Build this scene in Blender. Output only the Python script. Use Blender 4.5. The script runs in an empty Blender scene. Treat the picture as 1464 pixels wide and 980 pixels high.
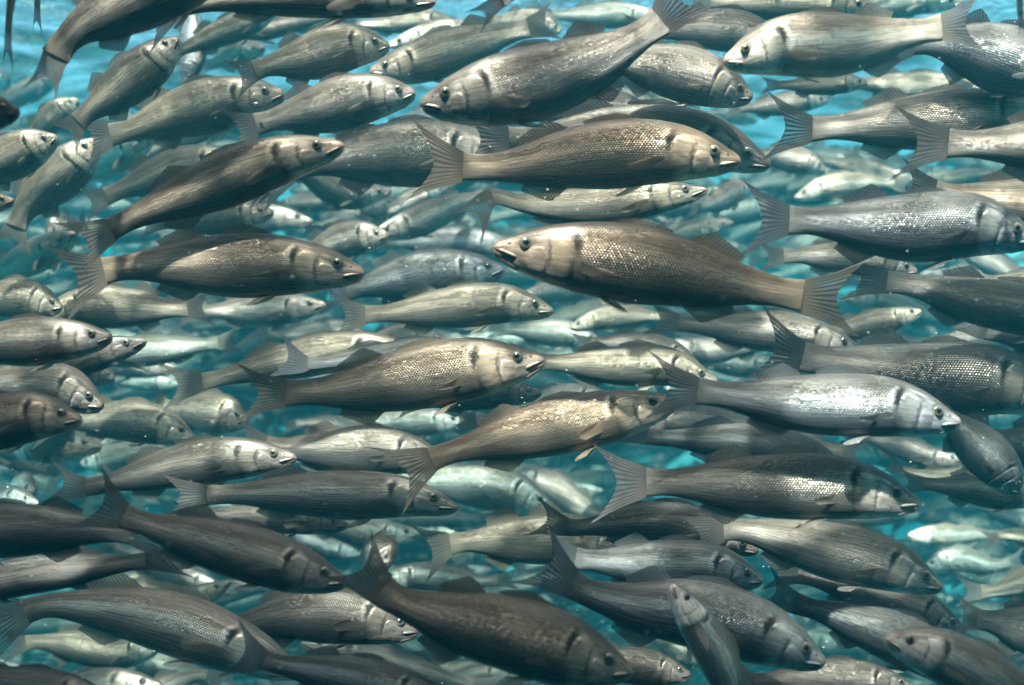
import bpy, math, random
import numpy as np
from mathutils import Vector
random.seed(7); rng = np.random.default_rng(7)
scene = bpy.context.scene

# ------------------------------------------------------------------ camera
FPX = 1570.0                                   # focal length in pixels of the 1464 px wide photograph
cam_d = bpy.data.cameras.new("camera"); cam = bpy.data.objects.new("camera", cam_d)
scene.collection.objects.link(cam); scene.camera = cam
cam_d.sensor_width = 36.0; cam_d.lens = 36.0 * FPX / 1464.0
cam_d.clip_start = 0.05; cam_d.clip_end = 400.0
cam.location = (0, 0, 0); cam.rotation_euler = (math.radians(90), 0, 0)
cam_d.dof.use_dof = True; cam_d.dof.focus_distance = 1.75; cam_d.dof.aperture_fstop = 2.8

# ------------------------------------------------------------------ sky, sun, exposure
SUN_EL, SUN_AZ = math.radians(62), math.radians(198)     # azimuth clockwise from +Y
w = bpy.data.worlds.new("World"); scene.world = w; w.use_nodes = True
nt = w.node_tree; nt.nodes.clear()
sky = nt.nodes.new("ShaderNodeTexSky"); sky.sky_type = 'NISHITA'; sky.sun_disc = False
sky.sun_elevation = SUN_EL; sky.sun_rotation = SUN_AZ; sky.dust_density = 8.0; sky.ozone_density = .3; sky.air_density = .7
bg = nt.nodes.new("ShaderNodeBackground"); bg.inputs[1].default_value = 0.15
wo = nt.nodes.new("ShaderNodeOutputWorld")
nt.links.new(sky.outputs[0], bg.inputs[0]); nt.links.new(bg.outputs[0], wo.inputs[0])
sun_d = bpy.data.lights.new("sun", 'SUN'); sun_d.energy = 5.0; sun_d.angle = math.radians(1.6)
sun_d.color = (1.0, 0.94, 0.86)
sun = bpy.data.objects.new("sun", sun_d); scene.collection.objects.link(sun)
sdir = Vector((math.sin(SUN_AZ) * math.cos(SUN_EL), math.cos(SUN_AZ) * math.cos(SUN_EL), math.sin(SUN_EL)))
sun.rotation_euler = sdir.to_track_quat('Z', 'Y').to_euler()
vs = scene.view_settings; vs.view_transform = 'Standard'; vs.look = 'None'; vs.gamma = 1; vs.exposure = 1.78
vs.use_curve_mapping = False
cy = scene.cycles
cy.use_denoising = True; cy.max_bounces = 8; cy.diffuse_bounces = 3; cy.glossy_bounces = 3
cy.volume_bounces = 1; cy.transparent_max_bounces = 12; cy.caustics_reflective = False; cy.caustics_refractive = False
cy.sample_clamp_indirect = 4.0

# ------------------------------------------------------------------ node helper
class NG:
    def __init__(self, mat):
        mat.use_nodes = True; self.t = mat.node_tree; self.t.nodes.clear()
    def n(self, typ, **kw):
        nd = self.t.nodes.new(typ)
        for k, v in kw.items(): setattr(nd, k, v)
        return nd
    def put(self, sock, v):
        if isinstance(v, bpy.types.NodeSocket): self.t.links.new(v, sock)
        else: sock.default_value = v
    def m(self, op, a, b=None, c=None, clamp=False):
        nd = self.n("ShaderNodeMath", operation=op, use_clamp=clamp)
        self.put(nd.inputs[0], a)
        if b is not None: self.put(nd.inputs[1], b)
        if c is not None: self.put(nd.inputs[2], c)
        return nd.outputs[0]
    def sm(self, v, lo, hi, a=0.0, b=1.0):
        nd = self.n("ShaderNodeMapRange", interpolation_type='SMOOTHSTEP')
        for i, x in enumerate((v, lo, hi, a, b)): self.put(nd.inputs[i], x)
        return nd.outputs[0]
    def mix(self, f, a, b, blend='MIX'):
        nd = self.n("ShaderNodeMix", data_type='RGBA', blend_type=blend, clamp_factor=True)
        self.put(nd.inputs[0], f)
        for i, x in ((6, a), (7, b)):
            self.put(nd.inputs[i], (*x, 1) if isinstance(x, tuple) and len(x) == 3 else x)
        return nd.outputs[2]
    def ramp(self, f, stops):
        nd = self.n("ShaderNodeValToRGB"); self.put(nd.inputs[0], f)
        cr = nd.color_ramp
        while len(cr.elements) < len(stops): cr.elements.new(0.5)
        for e, (p, c) in zip(cr.elements, stops): e.position = p; e.color = (*c, 1)
        return nd.outputs[0]
    def comb(self, x, y, z):
        nd = self.n("ShaderNodeCombineXYZ")
        for i, v in enumerate((x, y, z)): self.put(nd.inputs[i], v)
        return nd.outputs[0]
    def noise(self, vec, scale, detail=3, rough=.55):
        nd = self.n("ShaderNodeTexNoise"); self.put(nd.inputs['Vector'], vec)
        nd.inputs['Scale'].default_value = scale; nd.inputs['Detail'].default_value = detail
        nd.inputs['Roughness'].default_value = rough
        return nd.outputs[0]
    def fc(self):
        a = self.n("ShaderNodeAttribute", attribute_name="fish_coord")
        s = self.n("ShaderNodeSeparateXYZ"); self.t.links.new(a.outputs['Vector'], s.inputs[0])
        return s.outputs
    def ell(self, x, y, cx, cy_, rx, ry, soft=.6):
        """1 inside an ellipse in fish coordinates, soft edged"""
        dx = self.m('DIVIDE', self.m('SUBTRACT', x, cx), rx); dy = self.m('DIVIDE', self.m('SUBTRACT', y, cy_), ry)
        d = self.m('ADD', self.m('MULTIPLY', dx, dx), self.m('MULTIPLY', dy, dy))
        return self.sm(d, 1 - soft, 1 + soft, 1.0, 0.0)

def mat_skin():
    mt = bpy.data.materials.new("sea_bass_skin"); g = NG(mt)
    s, hg, arc = g.fc()
    oi = g.n("ShaderNodeObjectInfo"); rnd = oi.outputs['Random']
    off = g.m('MULTIPLY', rnd, 50.0)
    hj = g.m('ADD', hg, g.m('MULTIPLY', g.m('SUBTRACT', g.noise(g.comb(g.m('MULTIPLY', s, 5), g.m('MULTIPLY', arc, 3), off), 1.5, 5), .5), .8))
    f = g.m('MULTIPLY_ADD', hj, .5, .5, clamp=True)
    col = g.ramp(f, [(0.0, (.16, .17, .18)), (.20, (.15, .155, .16)), (.42, (.24, .23, .22)), (.60, (.48, .44, .40)), (.78, (.17, .145, .12)), (1.0, (.085, .072, .06))])  # dark back is real; belly shade and bright flank band are painted in
    body = g.sm(s, .24, .32)
    # long thin streaks along the scale rows
    st = g.noise(g.comb(g.m('MULTIPLY', s, 6.0), g.m('MULTIPLY', arc, 44.0), off), 1.0, 4, .6)
    st2 = g.noise(g.comb(g.m('MULTIPLY', s, 26.0), g.m('MULTIPLY', arc, 40.0), off), 1.0, 2, .5)
    stv = g.m('ADD', g.sm(st, .36, .70, .89, 1.14), g.sm(st2, .35, .75, -.12, .26))
    stv = g.m('ADD', g.m('MULTIPLY', g.m('SUBTRACT', stv, 1.0), g.sm(s, .2, .34, .3, 1.0)), 1.0)
    # overlapping scales in offset rows
    Y = g.m('MULTIPLY', arc, 15.0); X = g.m('MULTIPLY', s, 92.0)
    row = g.m('FLOOR', Y); Xo = g.m('ADD', X, g.m('MULTIPLY', g.m('MODULO', row, 2.0), .5))
    fx = g.m('FRACT', Xo); fy = g.m('SUBTRACT', g.m('FRACT', Y), .5)
    d = g.m('ADD', fx, g.m('MULTIPLY', g.m('MULTIPLY', fy, fy), 1.6))
    rim = g.sm(g.m('PINGPONG', d, 1.0), .45, .95)
    patchy = g.sm(g.noise(g.comb(g.m('MULTIPLY', s, 6), g.m('MULTIPLY', arc, 2.2), off), 1.0, 2), .38, .62)
    upper = g.sm(hg, -.55, .15)
    smask = g.m('MULTIPLY', g.m('MULTIPLY', body, upper), g.m('MULTIPLY_ADD', patchy, .8, .2))
    scl = g.m('MULTIPLY_ADD', g.m('MULTIPLY', g.m('SUBTRACT', rim, .4), smask), 1.0, 1.0)
    col = g.mix(1.0, col, g.comb(stv, stv, stv), 'MULTIPLY'); col = g.mix(1.0, col, g.comb(scl, scl, scl), 'MULTIPLY')
    # glints on single scales, painted as a paler colour
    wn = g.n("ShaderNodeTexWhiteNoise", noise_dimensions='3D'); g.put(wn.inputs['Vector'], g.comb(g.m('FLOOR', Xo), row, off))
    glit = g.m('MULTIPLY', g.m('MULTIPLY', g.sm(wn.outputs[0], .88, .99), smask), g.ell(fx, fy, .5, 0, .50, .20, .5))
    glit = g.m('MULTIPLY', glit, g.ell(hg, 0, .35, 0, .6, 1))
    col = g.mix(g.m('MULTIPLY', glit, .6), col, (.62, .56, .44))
    # lateral line
    ll = g.ell(arc, 0.0, g.m('ADD', 1.22, g.m('MULTIPLY', g.sm(s, .25, .6), .25)), 0, .035, 1, .8)
    ll = g.m('MULTIPLY', ll, g.m('MULTIPLY', body, g.sm(g.noise(g.comb(g.m('MULTIPLY', s, 70), 0, off), 1, 1), .42, .6)))
    col = g.mix(g.m('MULTIPLY', ll, .45), col, (.60, .54, .42))
    # head: silvery yellowish cheeks, dark crown
    gnn = g.noise(g.comb(g.m('MULTIPLY', s, 14), g.m('MULTIPLY', arc, 4), off), 1.0, 3, .6)
    hn = g.noise(g.comb(g.m('MULTIPLY', s, 30), g.m('MULTIPLY', arc, 5), off), 1.0, 4, .6)
    head = g.m('MULTIPLY', g.sm(s, .26, .20), g.sm(hj, .78, .45))
    col = g.mix(g.m('MULTIPLY', head, g.sm(hn, .25, .7, .5, 1.0)), col, g.mix(g.sm(gnn, .35, .62), (.36, .32, .29), (.76, .72, .70)))
    col = g.mix(g.m('MULTIPLY', g.sm(s, .07, .02), .45), col, (.34, .23, .19))
    # dark gill slit crescent with the pale shoulder behind it
    gn = g.noise(g.comb(g.m('MULTIPLY', s, 22), g.m('MULTIPLY', arc, 7), off), 1.0, 4, .65)
    bow = g.m('ADD', g.m('ADD', s, g.m('MULTIPLY', g.m('MULTIPLY', hg, hg), .035)), g.m('MULTIPLY', g.m('SUBTRACT', gn, .5), .035))
    vary = g.m('FRACT', g.m('MULTIPLY', rnd, 37.7))
    col = g.mix(g.m('MULTIPLY', g.m('MULTIPLY', g.ell(bow, hg, .293, .30, .016, .40, .8), g.sm(gn, .25, .6)), g.m('MULTIPLY_ADD', vary, .5, .4)), col, (.78, .74, .68))
    col = g.mix(g.m('MULTIPLY', g.ell(bow, hg, .270, .38, .015, .34, .9), g.m('MULTIPLY_ADD', vary, .2, .72)), col, (.03, .028, .028))
    col = g.mix(g.m('MULTIPLY', g.ell(g.m('ADD', s, g.m('MULTIPLY', gn, .02)), hg, .272, .42, .022, .20, .9), .8), col, (.03, .027, .024))
    col = g.mix(g.m('MULTIPLY', g.m('MULTIPLY', g.ell(s, hg, .225, .15, .035, .55, .7), g.sm(gn, .35, .62)), .75), col, (.68, .62, .52))
    col = g.mix(g.m('MULTIPLY', g.ell(bow, hg, .186, -.05, .006, .60, .9), .6), col, (.05, .045, .04))
    # mouth line
    ml = g.m('SUBTRACT', hg, g.m('SUBTRACT', -.12, g.m('MULTIPLY', s, 4.5)))
    ml = g.m('MULTIPLY', g.sm(g.m('ABSOLUTE', ml), .14, .03), g.sm(s, .085, .07))
    col = g.mix(g.m('MULTIPLY', ml, .9), col, (.02, .018, .018))
    # dark ring round the eye, nostril
    col = g.mix(g.m('MULTIPLY', g.ell(s, hg, .106, .42, .034, .26, .7), .55), col, (.06, .052, .042))
    col = g.mix(g.ell(s, hg, .055, .45, .006, .07, .5), col, (.02, .02, .02))
    col = g.mix(g.sm(s, .90, 1.0, 0, .8), col, (.20, .185, .16))
    tint = oi.outputs['Color']
    col = g.mix(1.0, col, tint, 'MULTIPLY')
    bmp = g.n("ShaderNodeBump"); bmp.inputs['Strength'].default_value = .55; bmp.inputs['Distance'].default_value = .0016
    hh = g.m('ADD', g.m('MULTIPLY', g.m('MULTIPLY', rim, body), .8), g.m('MULTIPLY', g.m('ADD', st, g.m('MULTIPLY', hn, .6)), .35))
    g.put(bmp.inputs['Height'], hh)
    p = g.n("ShaderNodeBsdfPrincipled")
    g.put(p.inputs['Base Color'], col)
    g.put(p.inputs['Metallic'], g.m('MULTIPLY', g.sm(hg, .95, .2, .22, .66), g.m('MULTIPLY', g.sm(s, .16, .30, .45, 1.0), g.sm(s, .90, 1.0, 1.0, .2))))
    g.put(p.inputs['Roughness'], g.sm(st, .30, .70, .20, .38))
    # every scale is tilted a little its own way, so that single ones flash
    tl = g.n("ShaderNodeVectorMath", operation='SUBTRACT'); g.put(tl.inputs[0], wn.outputs[1]); tl.inputs[1].default_value = (.5,) * 3
    sc_ = g.n("ShaderNodeVectorMath", operation='SCALE'); g.put(sc_.inputs[0], tl.outputs[0]); g.put(sc_.inputs[3], g.m('MULTIPLY', smask, .38))
    ad = g.n("ShaderNodeVectorMath", operation='ADD'); g.put(ad.inputs[0], bmp.outputs[0]); g.put(ad.inputs[1], sc_.outputs[0])
    nm = g.n("ShaderNodeVectorMath", operation='NORMALIZE'); g.put(nm.inputs[0], ad.outputs[0])
    g.put(p.inputs['Normal'], nm.outputs[0])
    o = g.n("ShaderNodeOutputMaterial"); g.put(o.inputs[0], p.outputs[0])
    return mt

def mat_fin(name, c1, c2, trans):
    mt = bpy.data.materials.new(name); g = NG(mt)
    u, v, q = g.fc(); oi = g.n("ShaderNodeObjectInfo")
    ray = g.m('PINGPONG', g.m('MULTIPLY', u, 26.0), 1.0)
    ray = g.sm(ray, .15, .75)
    nz = g.noise(g.comb(g.m('MULTIPLY', u, 30), g.m('MULTIPLY', v, 4), oi.outputs['Random']), 1.0, 3)
    col = g.mix(g.m('MULTIPLY', ray, g.sm(nz, .3, .7, .5, 1.0)), c1, c2)
    col = g.mix(g.sm(v, .0, .6, .9, 0.0), col, (.22, .205, .18))
    col = g.mix(1.0, col, oi.outputs['Color'], 'MULTIPLY')
    p = g.n("ShaderNodeBsdfPrincipled"); g.put(p.inputs['Base Color'], col); p.inputs['Roughness'].default_value = .38
    tl = g.n("ShaderNodeBsdfTranslucent"); g.put(tl.inputs[0], col)
    tr = g.n("ShaderNodeBsdfTransparent")
    m1 = g.n("ShaderNodeMixShader"); m1.inputs[0].default_value = .5
    g.put(m1.inputs[1], p.outputs[0]); g.put(m1.inputs[2], tl.outputs[0])
    m2 = g.n("ShaderNodeMixShader"); g.put(m2.inputs[0], g.m('MULTIPLY', g.m('MULTIPLY', ray, g.sm(v, .05, .8)), trans))
    g.put(m2.inputs[1], m1.outputs[0]); g.put(m2.inputs[2], tr.outputs[0])
    o = g.n("ShaderNodeOutputMaterial"); g.put(o.inputs[0], m2.outputs[0])
    return mt

def mat_simple(name, col, rough=.4, metal=0.0, coat=0.0, noise=0.0, nscale=40.0, bump=0.0):
    mt = bpy.data.materials.new(name); g = NG(mt)
    p = g.n("ShaderNodeBsdfPrincipled")
    tc = g.n("ShaderNodeTexCoord"); nz = g.noise(tc.outputs['Object'], nscale, 4)
    if noise: g.put(p.inputs['Base Color'], g.mix(g.sm(nz, .35, .65), tuple(c * (1 - noise) for c in col), tuple(min(1, c * (1 + noise)) for c in col)))
    else: p.inputs['Base Color'].default_value = (*col, 1)
    if bump:
        b = g.n("ShaderNodeBump"); b.inputs['Strength'].default_value = bump; g.put(b.inputs['Height'], nz); g.put(p.inputs['Normal'], b.outputs[0])
    p.inputs['Roughness'].default_value = rough; p.inputs['Metallic'].default_value = metal
    p.inputs['Coat Weight'].default_value = coat
    o = g.n("ShaderNodeOutputMaterial"); g.put(o.inputs[0], p.outputs[0])
    return mt

def mat_iris():
    mt = bpy.data.materials.new("eye_iris"); g = NG(mt)
    u, v, q = g.fc()
    nz = g.noise(g.comb(g.m('MULTIPLY', u, 5), g.m('MULTIPLY', v, 5), 0), 3.0, 3)
    c = g.ramp(v, [(0.0, (.10, .085, .06)), (.45, (.14, .12, .09)), (.62, (.30, .27, .22)), (.82, (.15, .13, .11)), (1.0, (.06, .055, .05))])
    c = g.mix(g.sm(nz, .4, .7, 0, .4), c, (.12, .10, .07))
    p = g.n("ShaderNodeBsdfPrincipled"); g.put(p.inputs['Base Color'], c); p.inputs['Roughness'].default_value = .12
    p.inputs['Metallic'].default_value = .3
    o = g.n("ShaderNodeOutputMaterial"); g.put(o.inputs[0], p.outputs[0]); return mt

M_SKIN = mat_skin()
M_TAIL = mat_fin("tail_fin_membrane", (.08, .076, .076), (.29, .29, .30), .30)
M_FIN = mat_fin("fin_membrane", (.09, .085, .08), (.30, .29, .27), .30)
M_PALE = mat_fin("pale_fin_membrane", (.22, .20, .17), (.50, .47, .42), .20)
M_IRIS = mat_iris()
M_PUPIL = mat_simple("eye_pupil", (.004, .004, .005), .06)

# ------------------------------------------------------------------ mesh helpers
def link(o, parent=None):
    scene.collection.objects.link(o)
    if parent is not None: o.parent = parent
    return o
def mesh_obj(name, V, Fq, mat, parent=None, fc=None, smooth=True):
    me = bpy.data.meshes.new(name)
    V = np.asarray(V, dtype=np.float32); Fq = np.asarray(Fq, dtype=np.int32)
    me.vertices.add(len(V)); me.vertices.foreach_set("co", V.ravel())
    me.loops.add(Fq.size); me.loops.foreach_set("vertex_index", Fq.ravel())
    me.polygons.add(len(Fq)); k = Fq.shape[1]
    me.polygons.foreach_set("loop_start", np.arange(0, Fq.size, k, dtype=np.int32))
    if smooth: me.polygons.foreach_set("use_smooth", np.ones(len(Fq), dtype=bool))
    if fc is not None:
        a = me.attributes.new("fish_coord", 'FLOAT_VECTOR', 'POINT'); a.data.foreach_set("vector", np.asarray(fc, dtype=np.float32).ravel())
    me.update(calc_edges=True); me.materials.append(mat)
    return link(bpy.data.objects.new(name, me), parent)
def grid_faces(nu, nv, wrap=False):
    i = np.arange(nu - 1)[:, None]; j = np.arange(nv if wrap else nv - 1)[None, :]; j2 = (j + 1) % nv
    a = i * nv + j; b = i * nv + j2; c = (i + 1) * nv + j2; d = (i + 1) * nv + j
    return np.stack([a, b, c, d], -1).reshape(-1, 4)
def unit(v): return v / np.maximum(np.linalg.norm(v, axis=-1, keepdims=True), 1e-9)

# profile of a sea bass, fractions of the deepest height, against fraction of the standard length
PS = np.array([0, .008, .03, .06, .10, .15, .20, .27, .35, .45, .55, .65, .75, .85, .92, 1.0])
PU = np.array([0, .065, .120, .178, .255, .335, .395, .455, .492, .50, .470, .410, .325, .240, .200, .215])
PL = np.array([0, .080, .150, .215, .285, .35, .40, .450, .480, .50, .480, .42, .33, .230, .190, .205])
PW = np.array([0, .055, .09, .10, .145, .195, .23, .265, .28, .275, .25, .205, .15, .09, .055, .028])
def smooth_interp(x, xp, fp):
    m = np.gradient(fp, xp); m[0] = (fp[1] - fp[0]) / (xp[1] - xp[0])
    x = np.clip(x, xp[0], xp[-1]); i = np.clip(np.searchsorted(xp, x, side='right') - 1, 0, len(xp) - 2)
    h = xp[i + 1] - xp[i]; t = (x - xp[i]) / h
    return (2*t**3 - 3*t**2 + 1) * fp[i] + (t**3 - 2*t**2 + t) * h * m[i] + (-2*t**3 + 3*t**2) * fp[i+1] + (t**3 - t**2) * h * m[i+1]

def unproject(x, y, D): return np.array([(x - 732.0) / FPX * D, D, -(y - 490.0) / FPX * D])

class Spine:
    """curve nose -> tail fork; f is the fraction of arc, s = f/BODY is the body coordinate"""
    BODY = .865
    def __init__(self, pts, D, dz, swish, roll, flip, phase):
        P = np.array(pts, float); n = len(P)
        seg = np.linalg.norm(np.diff(P, axis=0), axis=1); cum = np.concatenate([[0], np.cumsum(seg)]); t = cum / cum[-1]
        Lr = cum[-1] * D / FPX
        tt = np.linspace(0, 1, 61)
        xy = np.stack([self.cr(t, P[:, 0], tt), self.cr(t, P[:, 1], tt)], -1)
        dep = D + dz * Lr * (tt - .45) + swish * Lr * np.sin(2.2 * math.pi * (tt - .25) + phase) * (tt ** 1.5)
        C = np.stack([unproject(x, y, d) for (x, y), d in zip(xy, dep)])
        a = np.concatenate([[0], np.cumsum(np.linalg.norm(np.diff(C, axis=0), axis=1))])
        self.L = a[-1]; self.a = a / a[-1]; self.C = C
        T = unit(np.gradient(C, axis=0)); 
        V = unit(C)
        U = unit(np.cross(T, V)); 
        sgn = np.sign(U[:, 2].sum()) * (-1 if flip else 1); U = U * sgn
        S = unit(np.cross(T, U)); r = math.radians(roll)
        # positive roll tips the back towards the camera
        if S[30] @ V[30] > 0: r = -r
        self.T = T; self.U = U * math.cos(r) + S * math.sin(r); self.S = unit(np.cross(T, self.U))
    @staticmethod
    def cr(t, p, x):
        if len(t) == 2: return np.interp(x, t, p)
        m = np.gradient(p, t); 
        i = np.clip(np.searchsorted(t, x, side='right') - 1, 0, len(t) - 2); h = t[i+1] - t[i]; u = (x - t[i]) / h
        return (2*u**3 - 3*u**2 + 1) * p[i] + (u**3 - 2*u**2 + u) * h * m[i] + (-2*u**3 + 3*u**2) * p[i+1] + (u**3 - u**2) * h * m[i+1]
    def at(self, f):
        f = np.asarray(f, float); g = np.clip(f, 0, 1)
        o = [np.stack([np.interp(g, self.a, A[:, k]) for k in range(3)], -1) for A in (self.C, self.T, self.U, self.S)]
        C, T, U, S = o[0], unit(o[1]), unit(o[2]), unit(o[3])
        C = C + T * ((f - g) * self.L)[..., None]
        return C, T, U, S

class Fish:
    jit = (0, 0, 0, 0)
    def __init__(self, sp, h): self.sp, self.h, self.SL = sp, h, sp.L * Spine.BODY
    def P(self, s, th, off=0.0):
        s = np.asarray(s, float); th = np.asarray(th, float)
        C, T, U, S = self.sp.at(s * Spine.BODY)
        hu, hl, wd = (smooth_interp(s, PS, A) * self.h for A in (PU, PL, PW))
        hl = hl * (1 + self.jit[0] * np.exp(-((s - .45) / .2) ** 2)); hu = hu * (1 + self.jit[1] * np.exp(-((s - .25) / .15) ** 2)); wd = wd * (1 + self.jit[2])
        sn, cs = np.sin(th), np.cos(th)
        hz = np.where(sn > 0, hu, hl) * sn
        yy = wd * np.sign(cs) * np.abs(cs) ** .85
        nrm = unit(S * (cs * 1.0)[..., None] + U * (sn * .55)[..., None])
        return C + S * yy[..., None] + U * hz[..., None] + nrm * (np.asarray(off) * self.h)[..., None] if np.ndim(off) else C + S * yy[..., None] + U * hz[..., None] + nrm * off * self.h
def fcoord(s, th):
    th = np.asarray(th); a = np.abs(np.arctan2(np.sin(th - math.pi / 2), np.cos(th - math.pi / 2)))
    return np.stack([np.broadcast_to(s, th.shape), np.sin(th), a], -1)

def build_body(F, root, nr, ns):
    u = np.linspace(0, 1, nr); s = .62 * u + .38 * u ** 2.6 if nr > 30 else u
    s = s * 1.0; th = np.linspace(-math.pi, math.pi, ns, endpoint=False)
    Sg, Tg = np.meshgrid(s, th, indexing='ij')
    V = F.P(Sg, Tg)
    # closed gill groove just behind the gill cover and a cut for the mouth
    if nr > 30:
        hgt = np.sin(Tg); bow = Sg + hgt ** 2 * .035
        off = -.006 * np.exp(-((bow - .266) / .008) ** 2) * (hgt < .75)
        off += -.012 * np.exp(-((hgt + .12 + Sg * 4.5) / .10) ** 2) * (Sg < .08) * (Sg > .004)
        off += -.010 * np.exp(-((Sg - .108) / .03) ** 2 - ((hgt - .4) / .3) ** 2)
        V = F.P(Sg, Tg, off)
    fq = grid_faces(nr, ns, True)
    return mesh_obj('body', V.reshape(-1, 3), fq, M_SKIN, root, fcoord(Sg, Tg).reshape(-1, 3))

def patch(F, root, name, side, s0, s1, t0, t1, off, na=9, nb=13, tuck=-.012, slope=0.0):
    a = np.linspace(0, 1, na)[:, None]; b = np.linspace(0, 1, nb)[None, :]
    bb = 2 * b - 1; rnd = np.sqrt(np.clip(1 - np.abs(bb) ** 2.6, 0, 1))
    mid = (s0 + s1 * .6) / 1.6
    S_ = (mid - (mid - s0) * (.35 + .65 * rnd)) + a * ((mid + (s1 - mid) * (.15 + .85 * rnd)) - (mid - (mid - s0) * (.35 + .65 * rnd)))
    th = t0 + (t1 - t0) * b + 0 * a + slope * (S_ - s0)
    o = off * np.sin(np.clip(a * 1.25, 0, 1) * math.pi / 2) * np.clip(1.15 * rnd, 0, 1) + 0 * S_
    o[-1, :] = tuck; o[:, 0] = tuck; o[:, -1] = tuck; o[0, :] = -.004
    if side < 0: th = math.pi - th
    V = F.P(S_, th, o); fq = grid_faces(na, nb)
    return mesh_obj(name, V.reshape(-1, 3), fq, M_SKIN, root, fcoord(S_, th).reshape(-1, 3))

def build_eye(F, root, side, n):
    s = .108; th = .40 if side > 0 else math.pi - .40
    c = F.P(np.array(s), np.array(th), -.004); _, T, U, S = F.sp.at(np.array(s * Spine.BODY))
    N = unit(S * side * .96 + U * .28); A = unit(np.cross(N, T)); B = np.cross(A, N)
    R = .0215 * F.SL * (.23 * F.SL / F.h) ** -.4
    def dome(r, rise, lift, name, mat, par):
        nr_ = 6 if n > 12 else 3
        k = np.linspace(0, 1, nr_)[:, None]; ph = np.linspace(0, 2 * math.pi, n, endpoint=False)[None, :]
        rr = r * np.sin(k * math.pi / 2) + 0 * ph; zz = rise * np.cos(k * math.pi / 2) + 0 * ph + lift
        V = c + N * zz[..., None] + A * (rr * np.cos(ph))[..., None] + B * (rr * np.sin(ph))[..., None]
        fcv = np.stack([ph / 6.283 + 0 * k, k + 0 * ph, 0 * rr], -1)
        return mesh_obj(name, V.reshape(-1, 3), grid_faces(nr_, n, True), mat, par, fcv.reshape(-1, 3))
    e = dome(R, R * .42, -R * .10, 'eye', M_IRIS, root)
    dome(R * .44, R * .16, R * .22, 'pupil', M_PUPIL, e)

def fin_fan(F, root, name, mat, org, rows, nb=7):
    """rows: arrays (na,3) base and tip of each ray"""
    base, tip, curve = rows; na = len(base)
    b = np.linspace(0, 1, nb)[None, :, None]
    V = base[:, None] * (1 - b) + tip[:, None] * b + curve[:, None] * (b * (1 - b) * 4)
    fcv = np.zeros((na, nb, 3)); fcv[..., 0] = np.linspace(0, 1, na)[:, None]; fcv[..., 1] = b[..., 0]
    return mesh_obj(name, V.reshape(-1, 3), grid_faces(na, nb), mat, root, fcv.reshape(-1, 3))

def build_tail(F, root, span, na, fork=.5):
    a = np.linspace(-1, 1, na)
    nb = 8; b = np.linspace(0, 1, nb)[None, :]; A = a[:, None]
    ln = (1 - Spine.BODY) * (.78 + .62 * np.abs(A) ** 1.7)
    f = Spine.BODY * .985 + ln * b
    C, T, U, S = F.sp.at(f)
    hp = .205 * F.h * .94
    spn = span * .56 * F.h
    ln = ln * (1 + np.random.default_rng(int(F.h * 1e6)).normal(0, .025, na))[:, None]
    y = A * (hp * (1 - b) + spn * b ** .9) + np.sign(A) * .05 * F.h * np.sin(b * math.pi) * np.abs(A) * -1
    zig = (np.arange(na) % 2 - .5)[:, None] * .0008 * b * F.SL * 2 + .02 * F.h * np.sin(A * 2.2 + 1) * b
    V = C + U * y[..., None] + S * zig[..., None]
    fcv = np.stack([(A + 1) / 2 + 0 * b, b + 0 * A, 0 * A * b], -1)
    return mesh_obj('tail_fin', V.reshape(-1, 3), grid_faces(na, nb), M_TAIL, root, fcv.reshape(-1, 3))

def build_median(F, root, name, s0, s1, top, hgt, na, spiny=False, sweep=.05, lean=0.0):
    s = np.linspace(s0, s1, na); t = (s - s0) / (s1 - s0)
    C, T, U, S = F.sp.at(s * Spine.BODY)
    th = np.full(na, math.pi / 2 if top else -math.pi / 2); sg = 1 if top else -1
    base = F.P(s, th) - U * sg * .02 * F.h
    if spiny: sh = np.minimum(t * 5.0, 1) * (1 - t) ** .55 * (1 - .13 * (np.arange(na) % 2)); sh[0] = .05
    else: sh = np.minimum(t * 6.0, 1) ** .7 * (1 - .62 * t); sh[0] = .05
    tip = base + U * sg * (sh * hgt * F.h + .02 * F.h)[:, None] + T * (sweep * F.SL * sh)[:, None] + S * (lean * hgt * F.h * sh)[:, None]
    zig = S * ((np.arange(na) % 2 - .5) * .0007 * F.SL * 2)[:, None]
    return fin_fan(F, root, name, M_FIN, None, (base, tip + zig, T * 0), 4)

def build_paired(F, root, name, side, s, th, length, width, back, out, down, mat, na=9):
    t = math.pi - th if side < 0 else th
    c = F.P(np.array(s), np.array(t), -.004); _, T, U, S = F.sp.at(np.array(s * Spine.BODY)); S = S * side
    d = unit(T * back + S * out - U * down); e = unit(U * .9 + S * .25 - T * .1) if name == 'pectoral_fin' else unit(S * .8 - T * .7)
    e = unit(e - d * (e @ d)); q = np.linspace(-1, 1, na)
    ln = length * F.SL * (1 - .45 * ((q + .25) / 1.25) ** 2)
    base = c + e * (q * .018 * F.SL)[:, None]
    tip = c + d * ln[:, None] + e * (q * width * F.SL)[:, None]
    n = np.cross(d, e); zig = n * ((np.arange(na) % 2 - .5) * .0007 * F.SL * 2)[:, None]
    return fin_fan(F, root, name, mat, None, (base, tip + zig, n * (.006 * F.SL * np.ones(na))[:, None]), 6)

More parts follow.
